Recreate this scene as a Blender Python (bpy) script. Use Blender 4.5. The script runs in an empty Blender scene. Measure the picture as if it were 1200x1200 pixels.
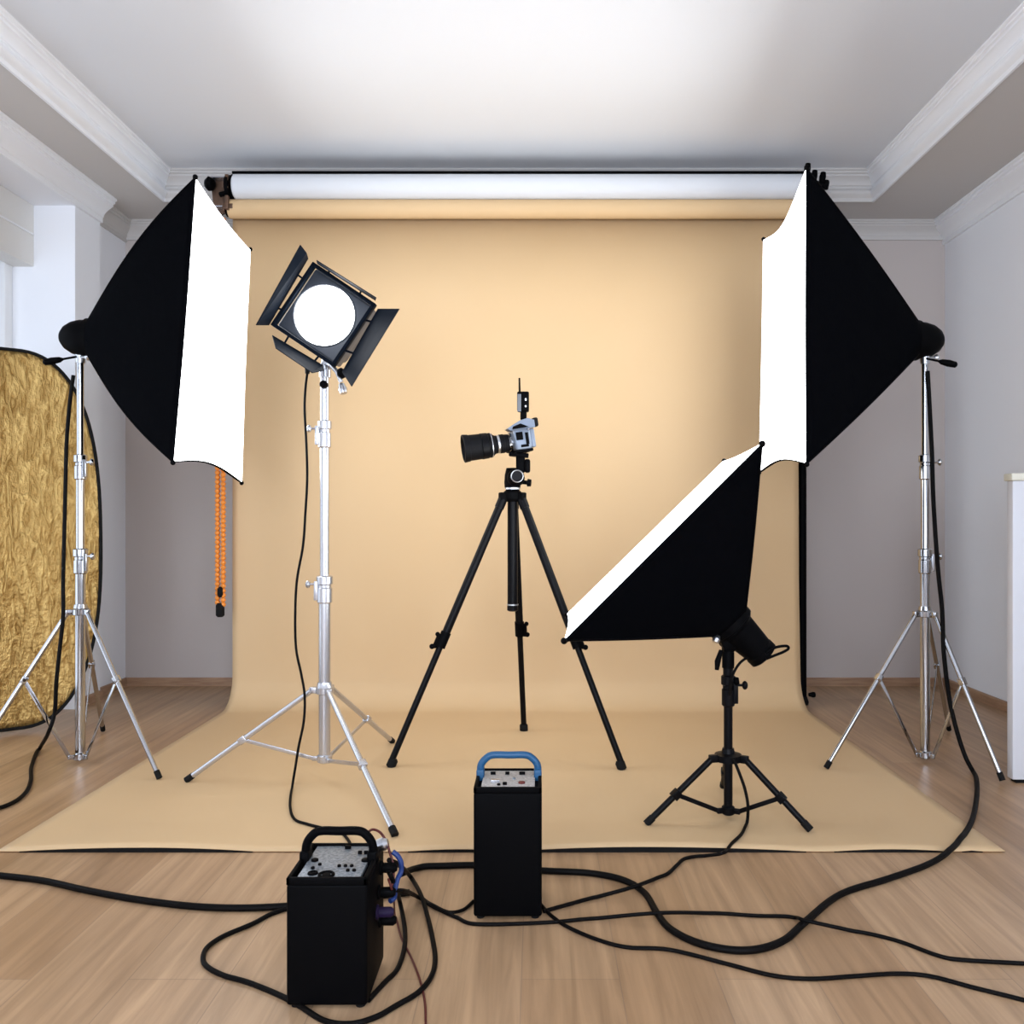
import bpy, bmesh, math, random
from mathutils import Vector, Matrix, Quaternion
random.seed(7)
PI = math.pi
V = Vector
COL = bpy.context.scene.collection

# ------------------------------------------------------------------ camera model
VPX, VPY, FOC, EYE = 629.0, 608.0, 1000.0, 0.90
def at(px, py, Y):
    """world point at depth Y that the photograph shows at (px, py)"""
    return V(((px - VPX) / FOC * Y, Y, EYE - (py - VPY) / FOC * Y))
def fl(px, py, z=0.0):
    Y = (EYE - z) * FOC / (py - VPY)
    return V(((px - VPX) / FOC * Y, Y, z))

# ------------------------------------------------------------------ materials
def mat(name, col, rough=0.5, metal=0.0, spec=0.5, emit=None, estr=0.0, coat=0.0, sheen=0.0):
    m = bpy.data.materials.new(name); m.use_nodes = True
    b = m.node_tree.nodes['Principled BSDF']
    b.inputs['Base Color'].default_value = (*col, 1)
    b.inputs['Roughness'].default_value = rough
    b.inputs['Metallic'].default_value = metal
    b.inputs['Specular IOR Level'].default_value = spec
    b.inputs['Coat Weight'].default_value = coat
    b.inputs['Sheen Weight'].default_value = sheen
    if emit:
        b.inputs['Emission Color'].default_value = (*emit, 1)
        b.inputs['Emission Strength'].default_value = estr
    return m
def nodes(m): return m.node_tree.nodes, m.node_tree.links, m.node_tree.nodes['Principled BSDF']
def add_noise_bump(m, scale=(30, 30, 30), strength=0.2, dist=0.01, detail=4, colvar=None, rough=None):
    n, l, b = nodes(m)
    tc = n.new('ShaderNodeTexCoord'); mp = n.new('ShaderNodeMapping'); mp.inputs['Scale'].default_value = scale
    no = n.new('ShaderNodeTexNoise'); no.inputs['Scale'].default_value = 1; no.inputs['Detail'].default_value = detail
    l.new(tc.outputs['Object'], mp.inputs[0]); l.new(mp.outputs[0], no.inputs['Vector'])
    bu = n.new('ShaderNodeBump'); bu.inputs['Strength'].default_value = strength; bu.inputs['Distance'].default_value = dist
    l.new(no.outputs['Fac'], bu.inputs['Height']); l.new(bu.outputs[0], b.inputs['Normal'])
    if colvar:
        cr = n.new('ShaderNodeValToRGB')
        cr.color_ramp.elements[0].color = (*colvar[0], 1); cr.color_ramp.elements[1].color = (*colvar[1], 1)
        cr.color_ramp.elements[0].position = 0.35; cr.color_ramp.elements[1].position = 0.65
        l.new(no.outputs['Fac'], cr.inputs[0]); l.new(cr.outputs[0], b.inputs['Base Color'])
    return m

M = {}
M['wall'] = add_noise_bump(mat('white wall paint', (0.84, 0.86, 0.90), 0.75), (60, 60, 60), 0.05, 0.002)
M['greige'] = add_noise_bump(mat('greige wall paint', (0.52, 0.465, 0.435), 0.75), (60, 60, 60), 0.05, 0.002)
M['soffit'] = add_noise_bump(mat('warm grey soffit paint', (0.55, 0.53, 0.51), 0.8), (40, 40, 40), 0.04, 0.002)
M['ceiling'] = add_noise_bump(mat('ceiling paint', (0.71, 0.735, 0.77), 0.8), (40, 40, 40), 0.04, 0.002)
M['trim'] = mat('white gloss plaster', (0.85, 0.87, 0.90), 0.5)
M['panelwhite'] = mat('white lacquer', (0.66, 0.67, 0.70), 0.4)
M['panelcap'] = mat('cream edging', (0.72, 0.70, 0.58), 0.5)
M['oak'] = add_noise_bump(mat('oak skirting', (0.36, 0.21, 0.12), 0.45), (8, 8, 80), 0.1, 0.001, 4, ((0.30, 0.17, 0.10), (0.42, 0.26, 0.155)))
M['chrome'] = mat('chrome', (0.46, 0.47, 0.49), 0.10, 1.0)
M['steel'] = mat('satin steel', (0.55, 0.57, 0.60), 0.32, 1.0)
M['alu'] = mat('bright aluminium', (0.56, 0.57, 0.60), 0.26, 0.85)
M['black'] = mat('black plastic', (0.0022, 0.0022, 0.0026), 0.5, 0, 0.03)
M['blackmetal'] = mat('black anodised metal', (0.003, 0.003, 0.004), 0.38, 0.0, 0.10)
M['rubber'] = mat('black rubber', (0.005, 0.005, 0.005), 0.7, 0, 0.15)
M['cable'] = mat('black cable sheath', (0.003, 0.0025, 0.0025), 0.55, 0, 0.08)
M['redcable'] = mat('dark red cable sheath', (0.09, 0.01, 0.008), 0.5)
M['fabric'] = add_noise_bump(mat('black softbox cloth', (0.0016, 0.0018, 0.0026), 0.85, 0, 0.02), (9, 9, 9), 0.25, 0.03)
M['diffuser'] = mat('white diffuser cloth', (0.85, 0.85, 0.85), 0.8, emit=(0.95, 0.98, 1.0), estr=4.7)
M['lens'] = mat('lit fresnel lens', (0.9, 0.9, 0.9), 0.3, emit=(0.97, 0.985, 1.0), estr=10.0)
M['lampface'] = mat('dark blue grey lamp paint', (0.035, 0.042, 0.055), 0.45, 0.0, 0.5)
M['barn'] = add_noise_bump(mat('black barndoor paint', (0.003, 0.006, 0.012), 0.6, 0.0, 0.05), (60, 60, 60), 0.1, 0.002)
M['whiteroll'] = mat('white background paper', (0.62, 0.64, 0.67), 0.7)
M['silverbody'] = mat('silver camera body', (0.16, 0.19, 0.24), 0.38, 0.5)
M['greyplastic'] = mat('grey plastic', (0.13, 0.14, 0.16), 0.5)
M['darkglass'] = mat('camera glass', (0.01, 0.01, 0.02), 0.08, 0, 0.8)
M['grip'] = mat('camera rubber grip', (0.004, 0.004, 0.005), 0.6, 0, 0.12)
M['plate'] = add_noise_bump(mat('grey printed control plate', (0.42, 0.45, 0.48), 0.42, 0.3), (160, 160, 160), 0.05, 0.001, 3, ((0.13, 0.15, 0.17), (0.30, 0.33, 0.36)))
M['plate2'] = add_noise_bump(mat('pale printed control plate', (0.6, 0.58, 0.55), 0.5), (160, 160, 160), 0.05, 0.001, 3, ((0.30, 0.28, 0.26), (0.52, 0.49, 0.46)))
M['blue'] = mat('blue plastic', (0.005, 0.075, 0.18), 0.45)
M['bluedeep'] = mat('deep blue connector', (0.006, 0.03, 0.15), 0.5)
M['purple'] = mat('dark violet plug', (0.012, 0.005, 0.03), 0.6, 0, .2)
M['redlamp'] = mat('dark red switch', (0.12, 0.015, 0.01), 0.4)
M['orange'] = mat('orange plastic beads', (0.80, 0.26, 0.03), 0.45)
M['copper'] = mat('brown bracket metal', (0.12, 0.07, 0.045), 0.4, 0.5)
M['winframe'] = mat('white window frame', (0.78, 0.79, 0.80), 0.4)
M['shutter'] = mat('roller shutter box paint', (0.72, 0.71, 0.68), 0.6)

# kraft coloured seamless paper
m = M['paper'] = mat('beige seamless paper', (0.80, 0.56, 0.33), 0.62, 0, 0.25)
n, l, b = nodes(m)
tc = n.new('ShaderNodeTexCoord'); no = n.new('ShaderNodeTexNoise'); no.inputs['Scale'].default_value = 1.1; no.inputs['Detail'].default_value = 2
l.new(tc.outputs['Object'], no.inputs['Vector'])
cr = n.new('ShaderNodeValToRGB'); cr.color_ramp.elements[0].color = (0.59, 0.405, 0.215, 1); cr.color_ramp.elements[1].color = (0.63, 0.45, 0.26, 1)
l.new(no.outputs['Fac'], cr.inputs[0]); l.new(cr.outputs[0], b.inputs['Base Color'])

# laminate floor, boards along Y
m = M['floor'] = mat('oak laminate', (0.4, 0.3, 0.2), 0.36, 0, 0.45)
n, l, b = nodes(m)
tc = n.new('ShaderNodeTexCoord'); mp = n.new('ShaderNodeMapping'); mp.inputs['Rotation'].default_value = (0, 0, PI / 2)
l.new(tc.outputs['Object'], mp.inputs[0])
br = n.new('ShaderNodeTexBrick'); br.inputs['Scale'].default_value = 1.0
br.inputs['Brick Width'].default_value = 2.6; br.inputs['Row Height'].default_value = 0.192
br.inputs['Mortar Size'].default_value = 0.0012; br.inputs['Mortar Smooth'].default_value = 0.3; br.inputs['Bias'].default_value = 0
br.inputs['Color1'].default_value = (0.38, 0.23, 0.12, 1); br.inputs['Color2'].default_value = (0.50, 0.33, 0.19, 1)
br.inputs['Mortar'].default_value = (0.33, 0.215, 0.13, 1); br.offset = 0.43; mp.inputs['Location'].default_value = (0.55, 0.03, 0)
l.new(mp.outputs[0], br.inputs['Vector'])
mp2 = n.new('ShaderNodeMapping'); mp2.inputs['Scale'].default_value = (34, 1.6, 1)
l.new(tc.outputs['Object'], mp2.inputs[0])
g = n.new('ShaderNodeTexNoise'); g.inputs['Scale'].default_value = 1; g.inputs['Detail'].default_value = 6; g.inputs['Roughness'].default_value = 0.6; g.inputs['Distortion'].default_value = 0.6
l.new(mp2.outputs[0], g.inputs['Vector'])
g2 = n.new('ShaderNodeTexNoise'); g2.inputs['Scale'].default_value = 1; g2.inputs['Detail'].default_value = 3
mp3 = n.new('ShaderNodeMapping'); mp3.inputs['Scale'].default_value = (7, 1.2, 1); l.new(tc.outputs['Object'], mp3.inputs[0]); l.new(mp3.outputs[0], g2.inputs['Vector'])
r1 = n.new('ShaderNodeValToRGB'); r1.color_ramp.elements[0].position = 0.3; r1.color_ramp.elements[0].color = (0.70, 0.68, 0.66, 1)
r1.color_ramp.elements[1].position = 0.7; r1.color_ramp.elements[1].color = (1.12, 1.12, 1.12, 1)
l.new(g.outputs['Fac'], r1.inputs[0])
r2 = n.new('ShaderNodeValToRGB'); r2.color_ramp.elements[0].position = 0.3; r2.color_ramp.elements[0].color = (0.86, 0.84, 0.82, 1)
r2.color_ramp.elements[1].position = 0.7; r2.color_ramp.elements[1].color = (1.08, 1.08, 1.1, 1)
l.new(g2.outputs['Fac'], r2.inputs[0])
mx = n.new('ShaderNodeMix'); mx.data_type = 'RGBA'; mx.blend_type = 'MULTIPLY'; mx.inputs[0].default_value = 1
l.new(br.outputs['Color'], mx.inputs[6]); l.new(r1.outputs[0], mx.inputs[7])
mx2 = n.new('ShaderNodeMix'); mx2.data_type = 'RGBA'; mx2.blend_type = 'MULTIPLY'; mx2.inputs[0].default_value = 1
l.new(mx.outputs[2], mx2.inputs[6]); l.new(r2.outputs[0], mx2.inputs[7]); l.new(mx2.outputs[2], b.inputs['Base Color'])
bu = n.new('ShaderNodeBump'); bu.inputs['Strength'].default_value = 0.12; bu.inputs['Distance'].default_value = 0.002
l.new(g.outputs['Fac'], bu.inputs['Height']); l.new(bu.outputs[0], b.inputs['Normal'])

# crinkled gold foil cloth
m = M['gold'] = mat('crinkled gold foil cloth', (0.62, 0.40, 0.13), 0.42, 0.75)
n, l, b = nodes(m)
tc = n.new('ShaderNodeTexCoord'); mp = n.new('ShaderNodeMapping'); mp.inputs['Scale'].default_value = (34, 34, 9)
l.new(tc.outputs['Object'], mp.inputs[0])
no = n.new('ShaderNodeTexNoise'); no.inputs['Scale'].default_value = 1; no.inputs['Detail'].default_value = 6; no.inputs['Distortion'].default_value = 1.4
l.new(mp.outputs[0], no.inputs['Vector'])
no2 = n.new('ShaderNodeTexNoise'); no2.inputs['Scale'].default_value = 70; no2.inputs['Detail'].default_value = 3
l.new(tc.outputs['Object'], no2.inputs['Vector'])
ad = n.new('ShaderNodeMath'); ad.operation = 'MULTIPLY_ADD'; ad.inputs[1].default_value = 0.35
l.new(no2.outputs['Fac'], ad.inputs[0]); l.new(no.outputs['Fac'], ad.inputs[2])
bu = n.new('ShaderNodeBump'); bu.inputs['Strength'].default_value = 0.9; bu.inputs['Distance'].default_value = 0.02
l.new(ad.outputs[0], bu.inputs['Height']); l.new(bu.outputs[0], b.inputs['Normal'])
cr = n.new('ShaderNodeValToRGB'); cr.color_ramp.elements[0].position = 0.35; cr.color_ramp.elements[0].color = (0.33, 0.19, 0.05, 1)
cr.color_ramp.elements[1].position = 0.66; cr.color_ramp.elements[1].color = (0.62, 0.42, 0.15, 1)
l.new(no.outputs['Fac'], cr.inputs[0]); l.new(cr.outputs[0], b.inputs['Base Color'])

# thin window glass
m = M['glass'] = bpy.data.materials.new('thin window glass'); m.use_nodes = True
n = m.node_tree.nodes; l = m.node_tree.links; n.remove(n['Principled BSDF'])
tr = n.new('ShaderNodeBsdfTransparent'); gl = n.new('ShaderNodeBsdfGlossy'); gl.inputs['Roughness'].default_value = 0.02
mi = n.new('ShaderNodeMixShader')
mi.inputs[0].default_value = 0.05; l.new(tr.outputs[0], mi.inputs[1]); l.new(gl.outputs[0], mi.inputs[2]); l.new(mi.outputs[0], n['Material Output'].inputs[0])

# ------------------------------------------------------------------ mesh builder
def frame(ax):
    ax = ax.normalized()
    h = V((0, 0, 1)) if abs(ax.z) < 0.9 else V((1, 0, 0))
    u = h.cross(ax).normalized(); return u, ax.cross(u).normalized(), ax
class MB:
    def __init__(s): s.v = []; s.f = []
    def add(s, vs, fs):
        o = len(s.v); s.v += [V(p) for p in vs]; s.f += [tuple(i + o for i in f) for f in fs]; return s
    def box(s, lo, hi, bev=0.0):
        c = (V(lo) + V(hi)) / 2; d = V(hi) - V(lo)
        return s.obox(c, V((1, 0, 0)), V((0, 1, 0)), V((0, 0, 1)), d.x, d.y, d.z, bev)
    def obox(s, c, ux, uy, uz, sx, sy, sz, bev=0.0):
        bm = bmesh.new(); bmesh.ops.create_cube(bm, size=1)
        for v in bm.verts: v.co = V((v.co.x * sx, v.co.y * sy, v.co.z * sz))
        if bev > 0: bmesh.ops.bevel(bm, geom=bm.edges[:], offset=bev, segments=3, profile=0.5, affect='EDGES')
        bm.verts.index_update()
        s.add([V(c) + ux * v.co.x + uy * v.co.y + uz * v.co.z for v in bm.verts], [[v.index for v in f.verts] for f in bm.faces])
        bm.free(); return s
    def tube(s, pts, r, n=12, caps=True, closed=False):
        pts = [V(p) for p in pts]; N = len(pts); rs = r if isinstance(r, (list, tuple)) else [r] * N
        t0 = (pts[1] - pts[0]).normalized(); u, w, _ = frame(t0); vs = []
        for i, p in enumerate(pts):
            if closed: t = (pts[(i + 1) % N] - pts[i - 1]).normalized()
            elif i == 0: t = t0
            elif i == N - 1: t = (pts[i] - pts[i - 1]).normalized()
            else: t = (pts[i + 1] - pts[i - 1]).normalized()
            q = t0.rotation_difference(t); u = q @ u; t0 = t
            u = (u - t * u.dot(t)).normalized(); w = t.cross(u)
            vs += [p + (u * math.cos(2 * PI * k / n) + w * math.sin(2 * PI * k / n)) * rs[i] for k in range(n)]
        fs = []
        for i in range(N if closed else N - 1):
            j = (i + 1) % N
            for k in range(n):
                a = i * n + k; b2 = i * n + (k + 1) % n; c = j * n + (k + 1) % n; d = j * n + k
                fs.append((a, b2, c, d))
        if caps and not closed:
            fs.append(tuple(reversed(range(n)))); fs.append(tuple(range((N - 1) * n, N * n)))
        return s.add(vs, fs)
    def cyl(s, a, b2, r, r2=None, n=20): return s.tube([a, b2], [r, r if r2 is None else r2], n)
    def lathe(s, o, ax, prof, n=28, su=1.0, sw=1.0, up=None):
        u, w, a = frame(V(ax)); vs = []; fs = []
        for (t, r) in prof:
            vs += [V(o) + a * t + (u * math.cos(2 * PI * k / n) * su + w * math.sin(2 * PI * k / n) * sw) * r for k in range(n)]
        for i in range(len(prof) - 1):
            for k in range(n):
                fs.append((i * n + k, i * n + (k + 1) % n, (i + 1) * n + (k + 1) % n, (i + 1) * n + k))
        fs.append(tuple(reversed(range(n)))); fs.append(tuple(range((len(prof) - 1) * n, len(prof) * n)))
        return s.add(vs, fs)
    def ball(s, c, r, n=14, sc=(1, 1, 1)):
        pr = [(-math.cos(PI * i / 8) * r, max(1e-4, math.sin(PI * i / 8) * r)) for i in range(9)]
        t = MB(); t.lathe((0, 0, 0), (0, 0, 1), pr, n)
        return s.add([V(c) + V((p.x * sc[0], p.y * sc[1], p.z * sc[2])) for p in t.v], t.f)
    def prism(s, poly, th):
        n = len(poly); p = [V(q) for q in poly]; th = V(th)
        return s.add([q - th / 2 for q in p] + [q + th / 2 for q in p],
                     [tuple(reversed(range(n))), tuple(range(n, 2 * n))] + [(i, (i + 1) % n, n + (i + 1) % n, n + i) for i in range(n)])
    def grid(s, fn, nu, nv, th=None):
        P = [[fn(i / nu, j / nv) for j in range(nv + 1)] for i in range(nu + 1)]
        vs = [p for row in P for p in row]; W = nv + 1
        fs = [(i * W + j, (i + 1) * W + j, (i + 1) * W + j + 1, i * W + j + 1) for i in range(nu) for j in range(nv)]
        return s.add(vs, fs)

def link_mesh(name, mb, mt, origin, smooth=True, ang=35):
    me = bpy.data.meshes.new(name); o0 = V(origin)
    me.from_pydata([tuple(v - o0) for v in mb.v], [], mb.f)
    bm = bmesh.new(); bm.from_mesh(me); bmesh.ops.recalc_face_normals(bm, faces=bm.faces[:]); bm.to_mesh(me); bm.free()
    me.materials.append(mt if not isinstance(mt, str) else M[mt])
    if smooth:
        me.shade_smooth(); me.set_sharp_from_angle(angle=math.radians(ang))
    o = bpy.data.objects.new(name, me); COL.objects.link(o); return o
def meta(o, label=None, cat=None, group=None, kind=None):
    if label: o['label'] = label
    if cat: o['category'] = cat
    if group: o['group'] = group
    if kind: o['kind'] = kind
    return o
def thing(name, label, cat, loc, group=None):
    o = bpy.data.objects.new(name, None); COL.objects.link(o); o.location = loc; o.empty_display_size = 0.1
    meta(o, label, cat, group); o['_o'] = tuple(loc); return o
def root_loc(o):
    while o.parent: o = o.parent
    return V(o.location)
def part(name, mb, mt, parent, label=None, solid=0, **k):
    o = link_mesh(name, mb, mt, root_loc(parent), **k); o.parent = parent
    if label: o['label'] = label
    if solid:
        md = o.modifiers.new('thickness', 'SOLIDIFY'); md.thickness = solid; md.offset = 0
    return o
def single(name, mb, mt, label, cat, group=None, loc=None, **k):
    if loc is None:
        zs = min(v.z for v in mb.v); xs = [v.x for v in mb.v]; ys = [v.y for v in mb.v]
        loc = V(((min(xs) + max(xs)) / 2, (min(ys) + max(ys)) / 2, zs))
    o = link_mesh(name, mb, mt, loc, **k); o.location = loc; return meta(o, label, cat, group)
def struct(name, mb, mt, parent=None, **k):
    if parent: return part(name, mb, mt, parent, **k)
    o = link_mesh(name, mb, mt, V((0, 0, 0)), **k); o['kind'] = 'structure'; return o
def smooth_path(pts, sub=8):
    P = [V(p) for p in pts]; P = [P[0] * 2 - P[1]] + P + [P[-1] * 2 - P[-2]]; out = []
    for i in range(1, len(P) - 2):
        a, b2, c, d = P[i - 1:i + 3]
        for k in range(sub):
            t = k / sub
            out.append(0.5 * ((2 * b2) + (c - a) * t + (2 * a - 5 * b2 + 4 * c - d) * t * t + (3 * b2 - a - 3 * c + d) * t ** 3))
    out.append(P[-2]); return out

# ------------------------------------------------------------------ ROOM
XL, XR, YB, YF = -2.217, 2.20, 4.60, -1.70     # room faces
ZS, ZC = 2.495, 2.64                           # soffit and ceiling heights
TXL, TXR, TYB = -1.875, 1.695, 4.29            # tray faces
WX = -2.18                                     # pillar face on the left
struct('floor', MB().box((-2.9, YF - 0.2, -0.1), (2.4, YB + 0.2, 0)), 'floor', smooth=False)
struct('ceiling', MB().box((-2.9, YF - 0.2, ZC), (2.4, YB + 0.2, ZC + 0.1)), 'ceiling', smooth=False)
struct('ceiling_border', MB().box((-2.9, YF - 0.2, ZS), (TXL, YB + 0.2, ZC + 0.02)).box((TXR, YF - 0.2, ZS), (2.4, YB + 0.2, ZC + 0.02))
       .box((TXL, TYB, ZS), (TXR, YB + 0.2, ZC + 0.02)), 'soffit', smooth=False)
struct('wall_back', MB().box((-2.9, YB, 0), (2.4, YB + 0.15, ZS)), 'greige', smooth=False)
struct('wall_right', MB().box((XR, YF - 0.15, 0), (XR + 0.15, YB, ZS)), 'wall', smooth=False)
WY0, WY1, WZ1, WPX = 2.10, 4.03, 2.38, -2.474  # left window recess
struct('wall_left', MB().box((-2.75, 4.26, 0), (XL, YB, ZS)).box((-2.75, WY1, 0), (WX, 4.26, ZS))
       .box((-2.75, YF - 0.15, 0), (WX, WY0, ZS)).box((-2.75, WY0, WZ1), (WX, WY1, ZS)), 'wall', smooth=False)
# front wall behind the camera with two tall windows
FW = [(-1.7, -0.3), (0.3, 1.7)]
wf = MB()
xs = [-2.75, FW[0][0], FW[0][1], FW[1][0], FW[1][1], 2.4]
for a, b2 in ((0, 1), (2, 3), (4, 5)): wf.box((xs[a], YF - 0.2, 0), (xs[b2], YF, ZS))
for a, b2 in ((1, 2), (3, 4)):
    wf.box((xs[a], YF - 0.2, 0), (xs[b2], YF, 0.55)); wf.box((xs[a], YF - 0.2, 2.3), (xs[b2], YF, ZS))
struct('wall_front', wf, 'wall', smooth=False)

def window(name, lo, hi, axis, mull):
    """frame ring + mullions in the plane normal to axis"""
    f = MB(); p = MB(); lo = V(lo); hi = V(hi); w = 0.06; k = 1 - axis       # k = horizontal axis in plane
    def seg(h0, h1, z0, z1, t=0.0):
        a = lo.copy(); b3 = hi.copy(); a[k] = h0; b3[k] = h1; a.z = z0; b3.z = z1; a[axis] += t; b3[axis] -= t; return a, b3
    for args in ((lo[k], lo[k] + w, lo.z, hi.z), (hi[k] - w, hi[k], lo.z, hi.z), (lo[k], hi[k], lo.z, lo.z + w), (lo[k], hi[k], hi.z - w, hi.z)):
        f.box(*seg(*args), bev=0.006)
    for i in range(1, mull):
        c = lo[k] + (hi[k] - lo[k]) * i / mull; f.box(*seg(c - w / 2, c + w / 2, lo.z, hi.z), bev=0.006)
    fo = struct(name, f, 'winframe')
    p.box(*seg(lo[k] + w, hi[k] - w, lo.z + w, hi.z - w, 0.025))
    part('pane', p, 'glass', fo, smooth=False)
    return fo
w1 = window('window_1', (WPX - 0.06, WY0, 0.0), (WPX, WY1, WZ1), 0, 2)
window('window_2', (FW[0][0], YF - 0.13, 0.55), (FW[0][1], YF - 0.07, 2.3), 1, 2)
window('window_3', (FW[1][0], YF - 0.13, 0.55), (FW[1][1], YF - 0.07, 2.3), 1, 2)
sh = MB().box((WPX, WY0, 2.09), (-2.374, WY1, WZ1), bev=0.004)
part('roller_shutter_box', sh, 'shutter', w1)
shl = MB().box((WPX, WY0 + 0.01, 2.235), (-2.368, WY1 - 0.01, 2.243)); part('shutter_seam', shl, 'winframe', w1)

# cornices: profile (out from the wall, down from the ceiling)
def sweep(prof, a, b2, out, z):
    mb = MB(); a = V(a); b2 = V(b2); out = V(out)
    n = len(prof)
    pa = [a + out * o + V((0, 0, z - d)) for o, d in prof]; pb = [b2 + out * o + V((0, 0, z - d)) for o, d in prof]
    mb.add(pa + pb, [tuple(range(n)), tuple(reversed(range(n, 2 * n)))] + [(i, (i + 1) % n, n + (i + 1) % n, n + i) for i in range(n)])
    return mb
tray = [(0, 0), (0.060, 0), (0.060, 0.008), (0.052, 0.012), (0.052, 0.020), (0.044, 0.024), (0.044, 0.034)]
tray += [(0.040 - 0.022 * math.sin(PI / 2 * t / 6), 0.036 + 0.034 * t / 6) for t in range(7)]
tray += [(0.012, 0.074), (0.012, 0.084)] + [(0.014 + 0.016 * math.sin(PI * t / 8), 0.086 + 0.042 * t / 8) for t in range(9)]
tray += [(0.010, 0.132), (0.010, 0.150), (0.0, 0.150)]
struct('trim_1', sweep(tray, (TXL, YF, 0), (TXL, TYB, 0), (1, 0, 0), ZC), 'trim')
struct('trim_2', sweep(tray, (TXR, YF, 0), (TXR, TYB, 0), (-1, 0, 0), ZC), 'trim')
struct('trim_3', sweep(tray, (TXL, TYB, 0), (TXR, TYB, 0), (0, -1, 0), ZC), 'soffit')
wc = [(0, 0), (0.085, 0), (0.085, 0.010), (0.076, 0.014), (0.076, 0.024), (0.066, 0.028), (0.066, 0.038)]
wc += [(0.062 - 0.044 * math.sin(PI / 2 * t / 8), 0.040 + 0.050 * t / 8) for t in range(9)]
wc += [(0.014, 0.094), (0.014, 0.118), (0.0, 0.118)]
struct('trim_4', sweep(wc, (WX, YF, 0), (WX, 4.26, 0), (1, 0, 0), ZS), 'trim')
struct('trim_5', sweep(wc, (XR, YF, 0), (XR, YB, 0), (-1, 0, 0), ZS), 'trim')
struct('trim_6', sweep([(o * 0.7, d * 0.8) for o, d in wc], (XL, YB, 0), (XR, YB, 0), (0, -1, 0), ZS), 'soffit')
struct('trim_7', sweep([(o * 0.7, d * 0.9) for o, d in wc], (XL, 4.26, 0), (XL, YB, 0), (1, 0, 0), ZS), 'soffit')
bb = [(0, 0.045), (0.010, 0.045), (0.014, 0.040), (0.014, 0.0), (0, 0)]
def base(name, a, b2, out):
    mb = sweep([(o, -z) for o, z in bb], a, b2, out, 0); return struct(name, mb, 'oak')
base('baseboard_back', (XL, YB, 0), (XR, YB, 0), (0, -1, 0))
base('baseboard_right', (XR, YF, 0), (XR, YB, 0), (-1, 0, 0))
base('baseboard_left', (XL, 4.26, 0), (XL, YB, 0), (1, 0, 0))
base('baseboard_pillar', (WX, WY1, 0), (WX, 4.26, 0), (1, 0, 0))

# low white panel at the right edge of the view
pn = thing('low_panel', 'low white panel with a cream top edge at the right edge behind the chrome stand', 'panel', (1.90, 2.93, 0))
part('board', MB().box((1.62, 2.903, 0.012), (2.185, 2.94, 1.03), bev=0.003), 'panelwhite', pn)
part('top_edge', MB().box((1.612, 2.895, 1.03), (2.185, 2.948, 1.055), bev=0.004), 'panelcap', pn, 'cream top edge')
part('foot_rail', MB().box((1.632, 2.906, 0.0), (2.18, 2.937, 0.012)), 'rubber', pn, 'dark strip under the panel')

# ------------------------------------------------------------------ seamless paper backdrop
PX0, PX1 = -1.455, 1.262
bd = thing('paper_backdrop', 'beige seamless paper hanging from a roll and sweeping out over the floor', 'backdrop', (-0.1, 3.2, 0))
KC, KR = V((0, 4.045, 2.368)), 0.044
prof = [(4.09, 2.368), (4.09, 1.9), (4.088, 1.2), (4.085, 0.6), (4.083, 0.24)]
R_, cy, cz = 0.15, 4.083 - 0.15, 0.154
prof += [(cy + R_ * math.cos(a), cz - R_ * math.sin(a)) for a in [PI / 2 * i / 10 for i in range(1, 11)]]
nfl = 40
yend, y0 = 2.300, prof[-1][0]
prof += [(y0 + (yend - y0) * i / nfl, 0.004) for i in range(1, nfl + 1)]
SPANS = ((22, 170, 296, .0105), (478, 540, 600, .0060), (600, 752, 945, .0125), (978, 1045, 1112, .0062), (1128, 1140, 1152, .0030))
def lift(x, y):
    e = max(0.0, 1 - (y - yend) / 0.22)
    if e <= 0: return 0
    px = VPX + x / yend * FOC
    w = 0
    for a, c, b3, h in SPANS:
        if a < px < b3:
            t = (px - a) / (c - a) if px < c else (b3 - px) / (b3 - c); w = max(w, h * math.sin(PI / 2 * t) ** 0.8)
    return w * (1 - (1 - e) ** 2)
def paper_fn(u, v):
    k = v * (len(prof) - 1); i = min(int(k), len(prof) - 2); t = k - i
    y = prof[i][0] * (1 - t) + prof[i + 1][0] * t; z = prof[i][1] * (1 - t) + prof[i + 1][1] * t
    x = PX0 + (PX1 - PX0) * u
    hang = max(0, min(1, (z - 0.1) / 0.6))
    y += -0.006 * hang * (abs(2 * u - 1) ** 6) + 0.003 * hang * math.sin(u * 9.0)
    if hang > 0 and u > 0.98: x -= 0.010 * hang
    z += lift(x, y) if z < 0.02 else 0
    return V((x, y, z))
pg = MB().grid(paper_fn, 90, len(prof) - 1)
part('paper_sheet', pg, 'paper', bd, solid=0.0022, ang=60)
rl = MB().cyl((PX0, KC.y, KC.z), (PX1 - 0.01, KC.y, KC.z), KR, n=40)
part('paper_roll', rl, 'paper', bd)
for a, c, b3, h in SPANS:  # added dark strips that blacken the gap under the lifted paper edge
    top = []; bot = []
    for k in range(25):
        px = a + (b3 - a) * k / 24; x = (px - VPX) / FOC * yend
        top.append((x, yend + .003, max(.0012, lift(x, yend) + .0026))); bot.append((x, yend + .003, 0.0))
    part('dark_gap_strip', MB().prism(top + bot[::-1], (0, .003, 0)), 'rubber', bd, 'added dark strip filling the gap under the lifted front edge', smooth=False)
part('roll_core', MB().cyl((PX0 - 0.03, KC.y, KC.z), (PX1 + 0.02, KC.y, KC.z), 0.018), 'copper', bd, 'brown cardboard core')
WC_, WR = V((0, 4.03, 2.466)), 0.058
wr = thing('white_paper_roll', 'white paper roll hanging level above the beige paper', 'paper roll', (-0.08, 4.03, 2.40))
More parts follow.
